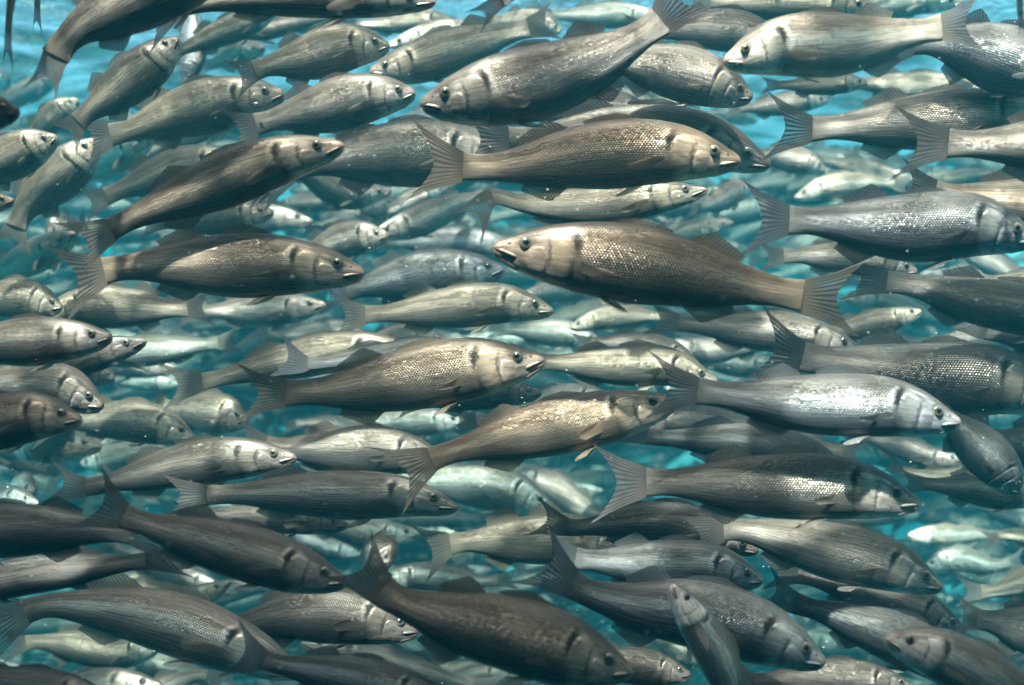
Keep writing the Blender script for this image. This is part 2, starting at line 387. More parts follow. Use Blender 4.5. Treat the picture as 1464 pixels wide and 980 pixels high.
TONE = dict(brown=(1.25, 1.08, .92), warm=(1.38, 1.15, .94), olive=(1.08, 1.03, .90), grey=(1.1, 1.06, 1.02), steel=(.90, 1.0, 1.12),
            pale=(1.5, 1.42, 1.38), dark=(.52, .49, .48), teal=(1.35, 1.55, 1.5), white=(2.1, 2.05, 1.9), black=(.42, .40, .42))
placed = []
def clearance(F):
    s = np.linspace(0.02, 1.12, 14)
    C, *_ = F.sp.at(s * Spine.BODY); r = smooth_interp(np.clip(s, 0, 1), PS, PW) * F.h * .9 + .004
    h = smooth_interp(np.clip(s, 0, 1), PS, PU) * F.h
    return C, r, h, F.sp.at(s * Spine.BODY)[2]
def hits(F):
    C, r, h, U = clearance(F)
    for C2, r2, h2, U2 in placed:
        if np.abs(C[7] - C2[7]).max() > .9: continue
        d = C[:, None] - C2[None]
        up = unit(U[:, None] + U2[None]); v = (d * up).sum(-1); o = np.linalg.norm(d - v[..., None] * up, axis=-1)
        if (((o / (r[:, None] + r2[None])) ** 2 + (v / (h[:, None] + h2[None]) * 1.05) ** 2) < 1).any(): return True
    return False

def fish(label, tone, h, D, pts, dz=0.0, swish=None, roll=0, flip=False, tail=1.0, dorsal=.11, lod=2, group='school of sea bass in the tank', pect=(1, .22, .12), shade=1.0, fork=.5):
    if isinstance(pts, str): pts = [tuple(map(float, p.split(','))) for p in pts.split()]
    if swish is None: swish = random.uniform(-.06, .06)
    ph = random.uniform(-.6, .6); jt = [random.gauss(0, .045) for _ in range(3)] + [random.uniform(-.015, .015)]
    for k in range(40):
        sp = Spine(pts, D, dz, swish, roll, flip, ph); F = Fish(sp, .95 * h * D / FPX); F.jit = jt
        if not hits(F): break
        D += .03
    placed.append(clearance(F))
    root = bpy.data.objects.new('sea_bass', None); root.empty_display_size = .05; link(root)
    j = int(len(sp.C) * .45); loc = sp.C[j].copy(); loc[2] -= .5 * F.h
    root['label'] = label; root['category'] = 'fish'; root['group'] = group
    if lod == 2: nr, ns, ne, nt = 60, 26, 18, 35
    elif lod == 1: nr, ns, ne, nt = 36, 18, 12, 19
    else: nr, ns, ne, nt = 22, 12, 8, 11
    build_body(F, root, nr, ns)
    build_tail(F, root, tail, nt, fork)
    for sd in (1, -1): build_eye(F, root, sd, ne)
    build_median(F, root, 'dorsal_fin', .36, .56, True, dorsal, 19 if lod else 7, True, .05)
    build_median(F, root, 'dorsal_fin', .61, .78, True, max(.20, dorsal), 17 if lod else 6, False, .05)
    build_median(F, root, 'anal_fin', .64, .79, False, .20, 15 if lod else 6, False, .05)
    if lod:
        for sd in (1, -1):
            patch(F, root, 'gill_cover', sd, .165, .268, -1.15, .78, .018)
            patch(F, root, 'cheek_plate', sd, .115, .186, -1.05, .30, .010, 7, 11)
            patch(F, root, 'upper_jaw', sd, .012, .082, -.30, .02, .020, 6, 6, -.004, -3.0)
            build_paired(F, root, 'pectoral_fin', sd, .285, -.30, .135, random.uniform(.010, .028), *pect, M_PALE, 13 if lod == 2 else 9)
            build_paired(F, root, 'pelvic_fin', sd, .36, -1.25, .10, .025, .9, .15, .42, M_PALE, 11 if lod == 2 else 7)
        patch(F, root, 'lower_jaw', 1, .002, .10, -2.3, -.84, .014, 7, 11, -.004)
    else:
        build_paired(F, root, 'pectoral_fin', 1 if sp.S[20] @ sp.C[20] < 0 else -1, .285, -.30, .13, .03, *pect, M_PALE, 5)
    tn = np.array(TONE[tone]) * (1.14, 1.0, .99); jit = random.uniform(.9, 1.1) * shade  # shade scales the tone, painting fish darker or brighter in place of light
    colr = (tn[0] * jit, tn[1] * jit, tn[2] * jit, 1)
    root.location = loc
    for c in root.children_recursive: c.color = colr
    for c in root.children: c.matrix_parent_inverse.identity(); c.data.transform(__import__('mathutils').Matrix.Translation(-Vector(loc)))
    for c in root.children:
        for q in c.children: q.data.transform(__import__('mathutils').Matrix.Translation(-Vector(loc)))
    return root

# ------------------------------------------------------------------ the setting: water surface, floor, wall
def make_water_surface():
    nx, ny = 300, 260; x = np.linspace(-14, 14, nx); y = np.linspace(-5, 12.5, ny)
    X, Y = np.meshgrid(x, y, indexing='ij'); Z = np.zeros_like(X)
    for k in range(26):
        wl = .35 * 1.13 ** (k * .6); an = rng.uniform(0, 6.28); ph = rng.uniform(0, 6.28)
        Z += .006 * wl ** .9 * np.sin((X * math.cos(an) + Y * math.sin(an)) * 6.283 / wl + ph)
    V = np.stack([X, Y, Z + 1.02], -1)
    mt = bpy.data.materials.new("rippled_water_surface"); g = NG(mt)
    tc = g.n("ShaderNodeTexCoord"); pos = tc.outputs['Object']
    warp = g.n("ShaderNodeTexNoise"); g.put(warp.inputs['Vector'], pos); warp.inputs['Scale'].default_value = 2.2
    wv = g.n("ShaderNodeVectorMath", operation='MULTIPLY_ADD'); g.put(wv.inputs[0], warp.outputs[1]); wv.inputs[1].default_value = (.45,) * 3; g.put(wv.inputs[2], pos)
    vo = g.n("ShaderNodeTexVoronoi", feature='SMOOTH_F1'); g.put(vo.inputs['Vector'], wv.outputs[0]); vo.inputs['Scale'].default_value = 4.2
    vo.inputs['Smoothness'].default_value = .35
    ca = g.sm(vo.outputs['Distance'], .26, .60, .10, 1.0)  # caustic dapple painted into the transparency, patterning the sunlight below
    tr = g.n("ShaderNodeBsdfTransparent"); g.put(tr.inputs[0], g.comb(ca, ca, ca))
    bp = g.n("ShaderNodeBump"); bp.inputs['Strength'].default_value = 1.0; bp.inputs['Distance'].default_value = .22
    g.put(bp.inputs['Height'], g.noise(pos, 6.0, 4))
    gl = g.n("ShaderNodeBsdfGlossy"); gl.inputs['Roughness'].default_value = .03; gl.inputs['Color'].default_value = (.85, .92, .95, 1)
    g.put(gl.inputs['Normal'], bp.outputs[0])
    lw = g.n("ShaderNodeLayerWeight"); lw.inputs[0].default_value = .5; g.put(lw.inputs['Normal'], bp.outputs[0])
    mx = g.n("ShaderNodeMixShader"); g.put(mx.inputs[0], g.sm(lw.outputs['Facing'], .30, .46, .03, .80))
    g.put(mx.inputs[1], tr.outputs[0]); g.put(mx.inputs[2], gl.outputs[0])
    o = g.n("ShaderNodeOutputMaterial"); g.put(o.inputs[0], mx.outputs[0])
    ob = mesh_obj('water_surface', V.reshape(-1, 3), grid_faces(nx, ny), mt); ob['kind'] = 'structure'
make_water_surface()

def slab(name, nx, nz, fn, mat):
    u = np.linspace(0, 1, nx); v = np.linspace(0, 1, nz); U, W = np.meshgrid(u, v, indexing='ij')
    ob = mesh_obj(name, fn(U, W).reshape(-1, 3), grid_faces(nx, nz), mat); ob['kind'] = 'structure'; return ob
def bumps(A, B, seed):
    r = np.random.default_rng(seed); Z = 0
    for k in range(14): wl = r.uniform(.5, 3); an = r.uniform(0, 6.3); Z = Z + .03 * wl * np.sin((A * math.cos(an) + B * math.sin(an)) * 6.28 / wl + r.uniform(0, 6))
    return Z
M_SHADE_DECK = mat_simple("shade_deck_boards", (.18, .15, .12), .8, noise=.3, nscale=6, bump=.2)
def shade_deck():
    # unseen boards added above the water to shade the lower near fish
    V, Fq = [], []
    for k in range(40):
        x0 = -14 + k * .7; x1 = x0 + .69; e0, e1 = .36 - .22 * x0, .36 - .22 * x1
        e0, e1 = min(max(e0, .0), .75), min(max(e1, .0), .75)
        b = [(x0, -5, 1.75), (x1, -5, 1.75), (x1, e1, 1.75), (x0, e0, 1.75)]
        V += b + [(x, y, 1.82) for x, y, z in b]
        Fq += [[q + 8 * k for q in f] for f in ((3, 2, 1, 0), (4, 5, 6, 7), (0, 1, 5, 4), (1, 2, 6, 5), (2, 3, 7, 6), (3, 0, 4, 7))]
    mesh_obj('added_shade_deck', V, Fq, M_SHADE_DECK, smooth=False)['kind'] = 'structure'
shade_deck()
M_SAND = mat_simple("dark_gravel", (.06, .09, .09), .9, noise=.25, nscale=3, bump=.3)
M_ROCK = mat_simple("tank_rock_wall", (.16, .24, .26), .9, noise=.35, nscale=1.2, bump=.5)
slab('tank_floor', 120, 100, lambda U, W: np.stack([U * 28 - 14, W * 20 - 5, -2.9 + bumps(U * 28, W * 20, 3)], -1), M_SAND)
for sx in (-1, 1): slab('tank_wall', 60, 12, lambda U, W, sx=sx: np.stack([sx * (13.5 + bumps(U * 20, W * 5, 6)), U * 20 - 5, W * 4.6 - 3.3], -1), M_ROCK)  # unseen side walls, added to cut off low sky light
slab('tank_wall', 60, 12, lambda U, W: np.stack([U * 28 - 14, -4.6 + bumps(U * 28, W * 5, 8), W * 4.6 - 3.3], -1), M_ROCK)  # unseen wall behind the camera, added to block low sky light
slab('tank_wall', 120, 40, lambda U, W: np.stack([U * 28 - 14, 11.5 + bumps(U * 28, W * 5, 4), W * 5.2 - 3.3], -1), M_ROCK)

# ------------------------------------------------------------------ the fish (nose ... tail fork, photograph pixels; height px; metres)
FISH = []
def F(*a, **k): FISH.append((a, k))
F("warm brown sea bass at upper centre, whole body side on, orange tinge at the gill", 'warm', 102, 1.66, "1060,232 960,218 840,223 700,240 650,238 600,232", tail=1.1, swish=.01, shade=.9)
F("sea bass whose dark snout pokes out just beyond the warm brown one's nose", 'grey', 92, 1.92, "1103,238 1010,205 880,190 740,200 668,200", roll=14)
F("largest brown sea bass, facing left in the centre with pinkish snout", 'warm', 116, 1.52, "703,354 800,364 930,380 1080,412 1150,424 1218,428", tail=.95, swish=.01, dorsal=.1, shade=.58)
F("big grey brown sea bass facing right, lower right, mouth ajar and pale tail spread", 'grey', 104, 1.55, "1316,722 1230,702 1110,696 1000,692 930,690 862,690", tail=1.05, swish=.01, dorsal=.2)
F("crisp scaled sea bass with blue sheen bands and a clear black eye, right of centre", 'steel', 98, 1.50, "1374,606 1280,585 1160,578 1040,566 985,558 938,553", tail=1.0, swish=.005, dorsal=.17, shade=1.15)
F("golden streaked sea bass at dead centre, nose tilted up and tail bent down", 'warm', 88, 1.60, "972,573 860,598 720,628 620,656 566,682", tail=1.15, swish=.03, shade=1.1)
F("brown sea bass with bluish tail, left of centre above the golden streaked one", 'brown', 100, 1.66, "780,515 700,525 600,540 470,560 410,562 350,562", tail=.85, swish=.01, dorsal=.08)
F("sea bass with shining white cheek on the left, dark forked tail spread behind", 'brown', 98, 1.60, "522,392 440,380 320,378 220,380 165,385 92,402", tail=1.15, swish=.01, dorsal=.16)
F("slanting sea bass with pale head at upper left, body rising to the right", 'brown', 84, 1.56, "493,208 400,228 290,270 200,308 165,325 108,352", tail=1.0, swish=.01, dorsal=.08)
F("left facing grey sea bass at top centre with bright spot behind its eye", 'grey', 112, 1.50, "600,150 690,135 800,108 900,62 945,30 985,-12", tail=.9, swish=.01, dorsal=.08)
F("pale silvery sea bass facing left at the top right, lit white on the head", 'white', 96, 1.50, "1033,90 1110,68 1220,62 1320,45 1345,40 1395,32", tail=.85, swish=.02, dorsal=.1)
F("dark blue bellied sea bass at right edge, nose cut off, tail spread wide", 'steel', 104, 1.52, "1482,345 1400,325 1290,325 1180,318 1130,316 1072,314", tail=1.05, swish=.01, dorsal=.1, shade=.9)
F("long dark sea bass at right edge above the crisp scaled one, snout cut off", 'dark', 112, 1.90, "1520,570 1430,548 1320,540 1200,520 1150,512 1090,495", tail=.95, swish=.01, dorsal=.1, shade=.8)
F("fish at upper right edge showing only its scaly rear and wide pale tail", 'grey', 104, 1.52, "1760,190 1640,190 1500,205 1390,207 1355,206 1292,205", tail=.98, swish=0, shade=.9)
F("ribbed grey sea bass behind the cut off scaly tail at upper right", 'grey', 92, 1.80, "1520,160 1420,168 1300,176 1190,183 1160,185 1105,182", tail=1.05, swish=.01)
F("big blurred brown sea bass along the bottom, left of centre, tail curled up", 'brown', 118, 1.34, "905,962 820,938 720,905 610,875 560,855 505,800", tail=.8, swish=.01, roll=8, shade=.8)
F("bright streaked silver sea bass in the bottom left corner, head hidden by a tail", 'pale', 92, 1.55, "430,965 340,925 240,888 120,868 60,868 -20,905", tail=1.0, roll=10, swish=.01, shade=1.35)
F("bottom edge fish with raised black tail in front of the silver one", 'steel', 74, 1.36, "650,1000 540,978 450,960 390,948 335,930", tail=1.15, roll=15)
F("dark sea bass at lower left with violet sheen and cream cheek", 'grey', 90, 1.42, "497,835 420,812 320,782 215,752 185,742 130,715", tail=1.1, swish=.01, roll=8, dorsal=.08, shade=.8)
F("black shape of a sea bass leaving the left edge above the dark one", 'black', 84, 1.62, "-150,760 -60,762 40,758 150,760 190,762 240,768", tail=1)
F("darkest sea bass under the black shape at lower left", 'black', 62, 1.72, "-120,850 -40,840 60,822 180,806 260,795", tail=1)
F("slim olive sea bass beneath the golden one's tail, nose at its right", 'grey', 74, 1.80, "656,728 590,712 500,708 380,706 310,708 240,712", tail=1, swish=.01, dorsal=.08)
F("grey sea bass half hidden behind the golden one's bent tail", 'grey', 74, 1.92, "640,660 560,645 470,642 400,640 340,632", tail=1, dorsal=.14)
F("small dark green sea bass whose nose touches the half hidden grey one", 'grey', 70, 1.84, "425,655 350,655 250,668 160,690 120,697 75,690", tail=.9, shade=.75)
F("olive sea bass behind the two left edge heads, nose pointing at lower right", 'olive', 64, 2.15, "279,628 220,608 150,600 90,605 50,610", tail=1)
F("olive head with yellow edged gill just left of the bluish tail", 'olive', 62, 2.20, "355,603 300,590 250,586 215,575", dz=.5, tail=1)
F("pale faced sea bass at left edge, humped brown back, behind another head", 'grey', 78, 1.72, "148,584 95,558 30,552 -50,560 -110,575", roll=10, tail=1)
F("sea bass head at left edge with orange lip, in front of the humped one", 'brown', 82, 1.50, "118,602 60,596 -20,606 -110,615 -190,620", tail=1)
F("streaked pinkish head entering from the left edge below the spread dark tail", 'grey', 74, 1.52, "162,483 100,485 10,490 -80,500 -140,500", tail=1)
F("olive head with large eye at left edge above the pinkish one", 'olive', 62, 1.95, "90,442 40,428 -30,430 -90,430", tail=1)
F("olive sea bass facing left under the white cheeked one's belly", 'olive', 66, 1.98, "60,448 120,440 200,440 260,442 300,440", tail=.8)
F("dark slim sea bass just under the pinkish head at left", 'dark', 56, 1.85, "210,488 140,505 40,525 -30,540 -80,545", tail=1)
F("large scaly sea bass cut by the top edge at left, thin tail hanging", 'grey', 100, 1.45, "340,-80 260,-30 170,12 105,50 88,68 62,125", roll=-10, tail=.45, swish=.02)
F("long dark bellied sea bass along the top edge with its tail turned down", 'grey', 66, 1.50, "624,4 540,-2 420,-6 290,6 245,15 205,35", tail=1.15, swish=.01)
F("sea bass climbing steeply with reddish snout at upper left", 'olive', 72, 1.85, "257,55 215,92 165,132 115,172 92,195", tail=.8, roll=-12)
F("blue grey sea bass diving vertically behind the reddish snout", 'steel', 46, 2.5, "268,122 272,85 276,40 268,-10", tail=.8, roll=20)
F("dark narrow tail hanging from the top edge at far left", 'dark', 46, 1.40, "30,-260 26,-160 24,-60 16,0 12,40 11,90", tail=.6, roll=60)
F("second narrow tail hanging beside it from the top edge", 'dark', 42, 1.62, "70,-220 64,-140 58,-70 54,-20 53,42", tail=.6, roll=60)
F("blurred dark snout entering at the left edge near the top", 'dark', 74, 1.28, "29,160 -20,160 -100,165 -190,170", tail=1)
F("small reddish brown snout entering at the left edge, mid height", 'brown', 44, 1.60, "21,287 -20,290 -90,300 -150,305", tail=1)
F("olive grey sea bass slanting behind the climbing one at upper left", 'olive', 82, 2.00, "409,135 340,142 250,165 175,190 120,200", tail=1)
F("short bodied olive sea bass with black eye near the top, left of centre", 'olive', 74, 1.90, "558,67 500,66 430,85 375,98 335,112", tail=.8, dorsal=.1)
F("dark grey sea bass below the short olive one, nose at the left facing grey one", 'grey', 80, 1.86, "595,134 530,138 450,158 380,175 330,188", tail=.9, dorsal=.1)
F("broad taupe sea bass behind the slanting pale headed one", 'grey', 100, 1.94, "735,228 640,220 530,222 420,240 370,255", tail=1, dorsal=.08)
F("yellowish face with tiny black eye between two dark tails at top centre", 'olive', 46, 2.35, "738,200 690,192 640,190 600,188", tail=.8)
F("dark striped head just above the warm brown one's back", 'dark', 62, 2.05, "945,180 880,160 800,160 720,170", tail=.8)
F("slender dark sea bass under the warm brown one, tail hanging straight down", 'olive', 60, 1.88, "1012,272 940,282 830,294 740,290 705,282 672,318", tail=1.0, swish=.02, roll=-6, shade=.8)
F("grey sea bass nosing down below the pale silvery one at the top", 'grey', 84, 1.84, "1076,142 1010,115 930,95 860,85 820,85", tail=.9)
F("pinkish grey back of a sea bass between top centre and the silvery head", 'grey', 66, 2.00, "1130,75 1060,48 980,42 900,50", tail=.9)
F("yellowish sea bass along the top edge behind the pale silvery one", 'olive', 54, 2.15, "1250,12 1160,6 1070,6 980,0", tail=.8)
F("olive sea bass slanting down left between the top two left of centre", 'olive', 72, 2.10, "528,104 600,88 680,62 740,45 790,30", tail=.8)
F("bright cream coloured back behind the slanting olive one at the top", 'white', 36, 2.6, "553,66 620,48 700,42 760,44", tail=.8)
F("purplish black tail stabbing down from the top edge at centre", 'black', 60, 1.40, "960,-120 880,-90 800,-55 745,-18 725,-6 684,26", tail=.55)
F("small amber face with dark eye at the top, right of the purplish tail", 'olive', 42, 2.6, "803,44 765,34 720,30 690,30", tail=.8)
F("small brown bellied sea bass peeking out below the pale silvery one", 'olive', 34, 2.2, "1241,118 1190,120 1130,122 1090,122", tail=.8)
F("large smooth grey sea bass at the top right corner, heading down right", 'steel', 98, 1.74, "1540,120 1470,95 1390,70 1310,60 1270,62", tail=.9, shade=1.1)
F("thin dark tail at the right end of the top edge", 'black', 40, 1.36, "1520,-180 1490,-110 1465,-50 1458,0 1462,50", tail=.5, roll=60)
F("little cream headed sea bass in the blue gap at upper right", 'pale', 42, 2.7, "1180,243 1140,230 1095,222 1060,220", tail=.8)
F("pale turquoise sea bass facing left above the blue bellied one's tail", 'white', 38, 2.8, "1135,284 1180,268 1240,262 1300,266", tail=.8)
F("brown sea bass at right edge squeezed above the blue bellied one", 'brown', 84, 1.78, "1640,320 1540,300 1430,288 1340,275 1290,262", tail=.8, shade=.8)
F("light streaked sea bass at right edge below the blue bellied one", 'pale', 38, 2.0, "1590,405 1500,402 1430,402 1370,395", tail=.8)
F("dim grey sea bass with cream gill behind the largest one's tail", 'grey', 56, 2.05, "1312,390 1240,372 1160,366 1090,368", tail=.8)
F("dark sea bass in shade beneath the blue bellied one at right", 'dark', 84, 1.98, "1600,455 1500,452 1400,432 1300,408 1215,398", tail=.8)
F("ochre striped sea bass below the dark shaded one at right", 'olive', 42, 2.25, "1318,445 1260,460 1190,475 1150,480", tail=.8)
F("upright dark fin bearing sea bass at right edge above the long dark one", 'dark', 70, 2.05, "1600,490 1520,485 1450,480 1405,470 1390,455", tail=.9)
F("grey green sea bass beneath the largest one, head lost behind a tail", 'grey', 66, 2.05, "1230,500 1150,480 1050,470 970,462 930,455", tail=.8)
F("little olive head facing left under the largest one's throat", 'olive', 36, 2.6, "814,470 860,455 920,452 970,455", tail=.8)
F("pale green sea bass under the striped one in the centre gap", 'teal', 42, 2.7, "858,488 810,478 750,474 700,470", tail=.8)
F("olive grey sea bass behind the crisp scaled one's tail, round clear eye", 'olive', 62, 2.00, "1026,547 950,524 860,522 780,518 730,512", tail=.8)
F("brownish back rising just above the round clear eyed one", 'grey', 44, 2.25, "1000,522 930,497 870,490 820,492", tail=.8)
F("neat olive sea bass with fanned tail, centre, above the bluish tailed one", 'olive', 66, 2.00, "792,446 730,435 640,440 560,448 530,450 480,452", tail=1.15, swish=.005, dorsal=.08)
F("blue grey sea bass above the neat olive one, nose at the pinkish snout", 'steel', 78, 2.2, "722,386 650,390 570,400 500,415 460,420", tail=.8)
F("grey head lifted behind the white cheeked one's nose", 'grey', 58, 2.35, "556,337 505,342 450,362 400,378", tail=.8, dz=.3)
F("dim blue sea bass behind the hanging tail at centre", 'steel', 48, 2.7, "740,352 660,348 580,346 520,346", tail=.8)
F("olive sea bass peeking under the slanting one's belly, dark eye showing", 'olive', 54, 2.25, "392,304 330,308 260,316 200,322", tail=.8)
F("smooth olive back behind the slanting one's tail at left", 'olive', 66, 2.20, "350,225 270,238 200,262 150,282 120,292", tail=.8)
F("olive sea bass climbing at the left with yellow gill bars", 'olive', 74, 2.00, "140,200 100,238 55,278 25,320 15,350", tail=.8)
F("olive head with yellow bars at left edge above the climbing one", 'olive', 66, 1.85, "82,196 35,216 -20,250 -60,290", tail=.8)
F("small yellowish head behind the climbing reddish snout", 'olive', 44, 2.4, "112,142 82,165 50,195 30,220", tail=.8)
F("round dark face seen nearly head on at the left under the slanting one's tail", 'dark', 54, 2.45, "68,335 100,325 125,318", dz=1.2, tail=.8)
F("brown green sea bass behind the bluish tailed one, dark fork at far left", 'olive', 64, 2.0, "600,500 500,502 400,520 310,542 290,546 238,552", tail=1.1)
F("blue black tail crossing the brown green body at left of centre", 'steel', 46, 1.86, "720,520 620,505 520,512 450,520 435,520 398,510", tail=1.5)
F("dark teal head below the pinkish one's nose at left", 'dark', 50, 2.4, "165,542 125,530 75,526 40,526", tail=.8)
F("pale striped green sea bass below the bluish tailed one's belly", 'teal', 46, 2.6, "665,602 600,604 540,606 480,612", tail=.8)
F("dark brown head tucked below the bluish tailed one's chin", 'dark', 50, 2.1, "775,562 710,562 630,572 570,580", tail=.8)
F("dark sea bass with silver lined back between the golden and grey brown ones", 'steel', 66, 1.80, "1225,690 1150,652 1060,632 970,628 930,625 880,608", tail=.9, roll=20, shade=.85)
F("teal dark sea bass facing left behind the crisp scaled one's belly", 'dark', 46, 2.3, "900,612 970,600 1050,604 1120,610", tail=.8)
F("brown tail poking out below the crisp scaled one", 'brown', 46, 2.3, "1060,640 1110,638 1170,642 1230,648", tail=.9)
F("smoky blue sea bass diving right beside the crisp scaled one's nose", 'steel', 74, 1.88, "1458,706 1425,665 1380,620 1340,585 1325,570", tail=.7, shade=.6)
F("dark olive sea bass at right edge beside the grey brown one's snout", 'grey', 52, 2.05, "1500,712 1420,702 1340,694 1290,690", tail=.8, shade=.8)
F("deep blue grey sea bass at right edge above the dark olive one", 'dark', 76, 2.1, "1600,650 1510,640 1430,630 1380,622", tail=.8)
F("sharp faced sea bass at lower right, nose down, glittering shoulder", 'grey', 88, 1.78, "1348,842 1280,812 1180,785 1080,762 1040,757 985,768", tail=.8, roll=8, dorsal=.08)
F("green scaly sea bass with spiny fin, lower centre, fork at its left", 'olive', 78, 1.98, "900,780 830,772 740,772 660,776 645,778 605,790", tail=1.1, dorsal=.3, shade=.8)
F("dark glossy sea bass arching behind the grey brown one's tail", 'dark', 68, 1.80, "1085,790 1000,755 920,745 850,752 820,755 768,740", tail=.9, roll=18)
F("glittering sea bass at lower centre with cream gill bars", 'steel', 80, 1.66, "1092,832 1030,815 940,808 860,803 830,800 780,790", tail=.9, roll=8)
F("large blue sheened sea bass at bottom, right of centre, face half in shade", 'steel', 108, 1.48, "1180,950 1110,915 1000,880 880,860 840,848 768,800", tail=.9, roll=10)
F("blurred pale sea bass rising steeply from the bottom edge", 'pale', 68, 1.42, "960,836 990,880 1030,950 1060,1030 1075,1080", tail=.8, roll=-15, shade=1.3)
F("blurred head facing left in the bottom right corner", 'pale', 92, 1.32, "1263,913 1330,930 1410,970 1500,1030 1560,1070", tail=.8, roll=10, shade=1.3)
F("dark blue sea bass with white glints above the bottom right head", 'steel', 82, 1.62, "1400,985 1310,925 1210,885 1130,860 1095,842", tail=.8, roll=18, shade=.7)
F("dusky back behind the blue one with white glints", 'dark', 66, 1.86, "1380,905 1300,865 1210,838 1140,822 1100,815", tail=.9)
F("pale round face coming towards the camera above the curled tail", 'pale', 64, 1.75, "556,808 535,790 515,785", dz=1.5, tail=.8)
F("pale blue sea bass facing left in the teal gap at lower centre", 'teal', 44, 2.3, "540,828 600,824 680,832 740,828", tail=.8)
F("big pale teal sea bass hanging in the gap below the golden one", 'teal', 70, 2.5, "790,728 720,700 640,690 580,692 540,690", tail=.8)
F("dusky brown body left of the curled tail at the bottom", 'dark', 84, 1.66, "600,905 520,885 420,880 320,900 270,910", tail=.8)
F("shaded head below the big blurred brown one's nose", 'dark', 56, 1.62, "988,966 930,955 860,948 790,945", tail=.8)
F("dark streaked back lying along the bottom edge at right of centre", 'dark', 60, 1.56, "1310,985 1220,972 1120,972 1040,978", tail=.8)
F("bright cyan edged sea bass facing left in the far gap at lower right", 'white', 34, 3.0, "1298,765 1350,766 1400,764 1440,768", tail=.8)
F("shadowy green back under the slim olive one at lower left", 'dark', 48, 2.0, "500,752 420,742 330,738 250,735", tail=.8)
F("pale humped back swimming left in the far lower right gap", 'teal', 40, 2.7, "1320,812 1370,800 1420,808 1464,800", tail=.8)
F("dim sea bass at the right edge near the bottom", 'dark', 80, 1.9, "1560,930 1490,905 1420,890 1370,880", tail=.8)
F("black sliver of a sea bass in the bottom left corner", 'black', 60, 1.5, "160,1000 60,985 -40,975 -120,970", tail=.8)

for a, k in sorted(FISH, key=lambda q: q[0][3]):
    k = dict(k); label, tone, h, D, pts = a
    lod = 2 if D < 2.05 else 1
    fish(label, tone, h, D, pts, lod=lod, **k)

# fish farther back in the water, seen through the gaps
LAND = [(860, 225, "the warm brown one"), (960, 380, "the largest brown one"), (1130, 700, "the big grey brown one"), (1160, 580, "the crisp scaled one"),
        (780, 620, "the golden streaked one"), (590, 540, "the bluish tailed one"), (320, 380, "the white cheeked one"), (300, 270, "the slanting one"),
        (790, 110, "the left facing top centre one"), (1220, 65, "the pale silvery one"), (1280, 325, "the blue bellied one"), (1320, 540, "the long dark right edge one"),
        (1400, 205, "the cut off scaly tail"), (720, 900, "the big blurred bottom one"), (230, 890, "the silver bottom left one"), (330, 790, "the violet sheened one"),
        (460, 710, "the slim olive one"), (250, 665, "the small dark green one"), (70, 580, "the left edge heads"), (80, 485, "the pinkish left edge head"),
        (175, 125, "the climbing red snouted one"), (460, 80, "the short olive one"), (640, 440, "the neat olive one"), (840, 290, "the slender hanging tailed one"),
        (1190, 800, "the sharp faced one"), (950, 810, "the glittering one"), (1380, 780, "the lower right gap"), (1400, 630, "the smoky diving one"), (70, 260, "the yellow gilled climbing one")]
cover = np.zeros((123, 184), bool); GY, GX = np.mgrid[0:123, 0:184] * 8.0
def cells(pts, h):
    P = np.array(pts); m = np.zeros_like(cover)
    for k in range(len(P) - 1):
        for t in np.linspace(0, 1, 5):
            q = P[k] * (1 - t) + P[k + 1] * t; r = h * .42
            m |= (GX - q[0]) ** 2 + (GY - q[1]) ** 2 < r * r
    return m
for a, k in FISH: cover |= cells([tuple(map(float, p.split(','))) for p in a[4].split()], a[2])
used = set()
NB = 188
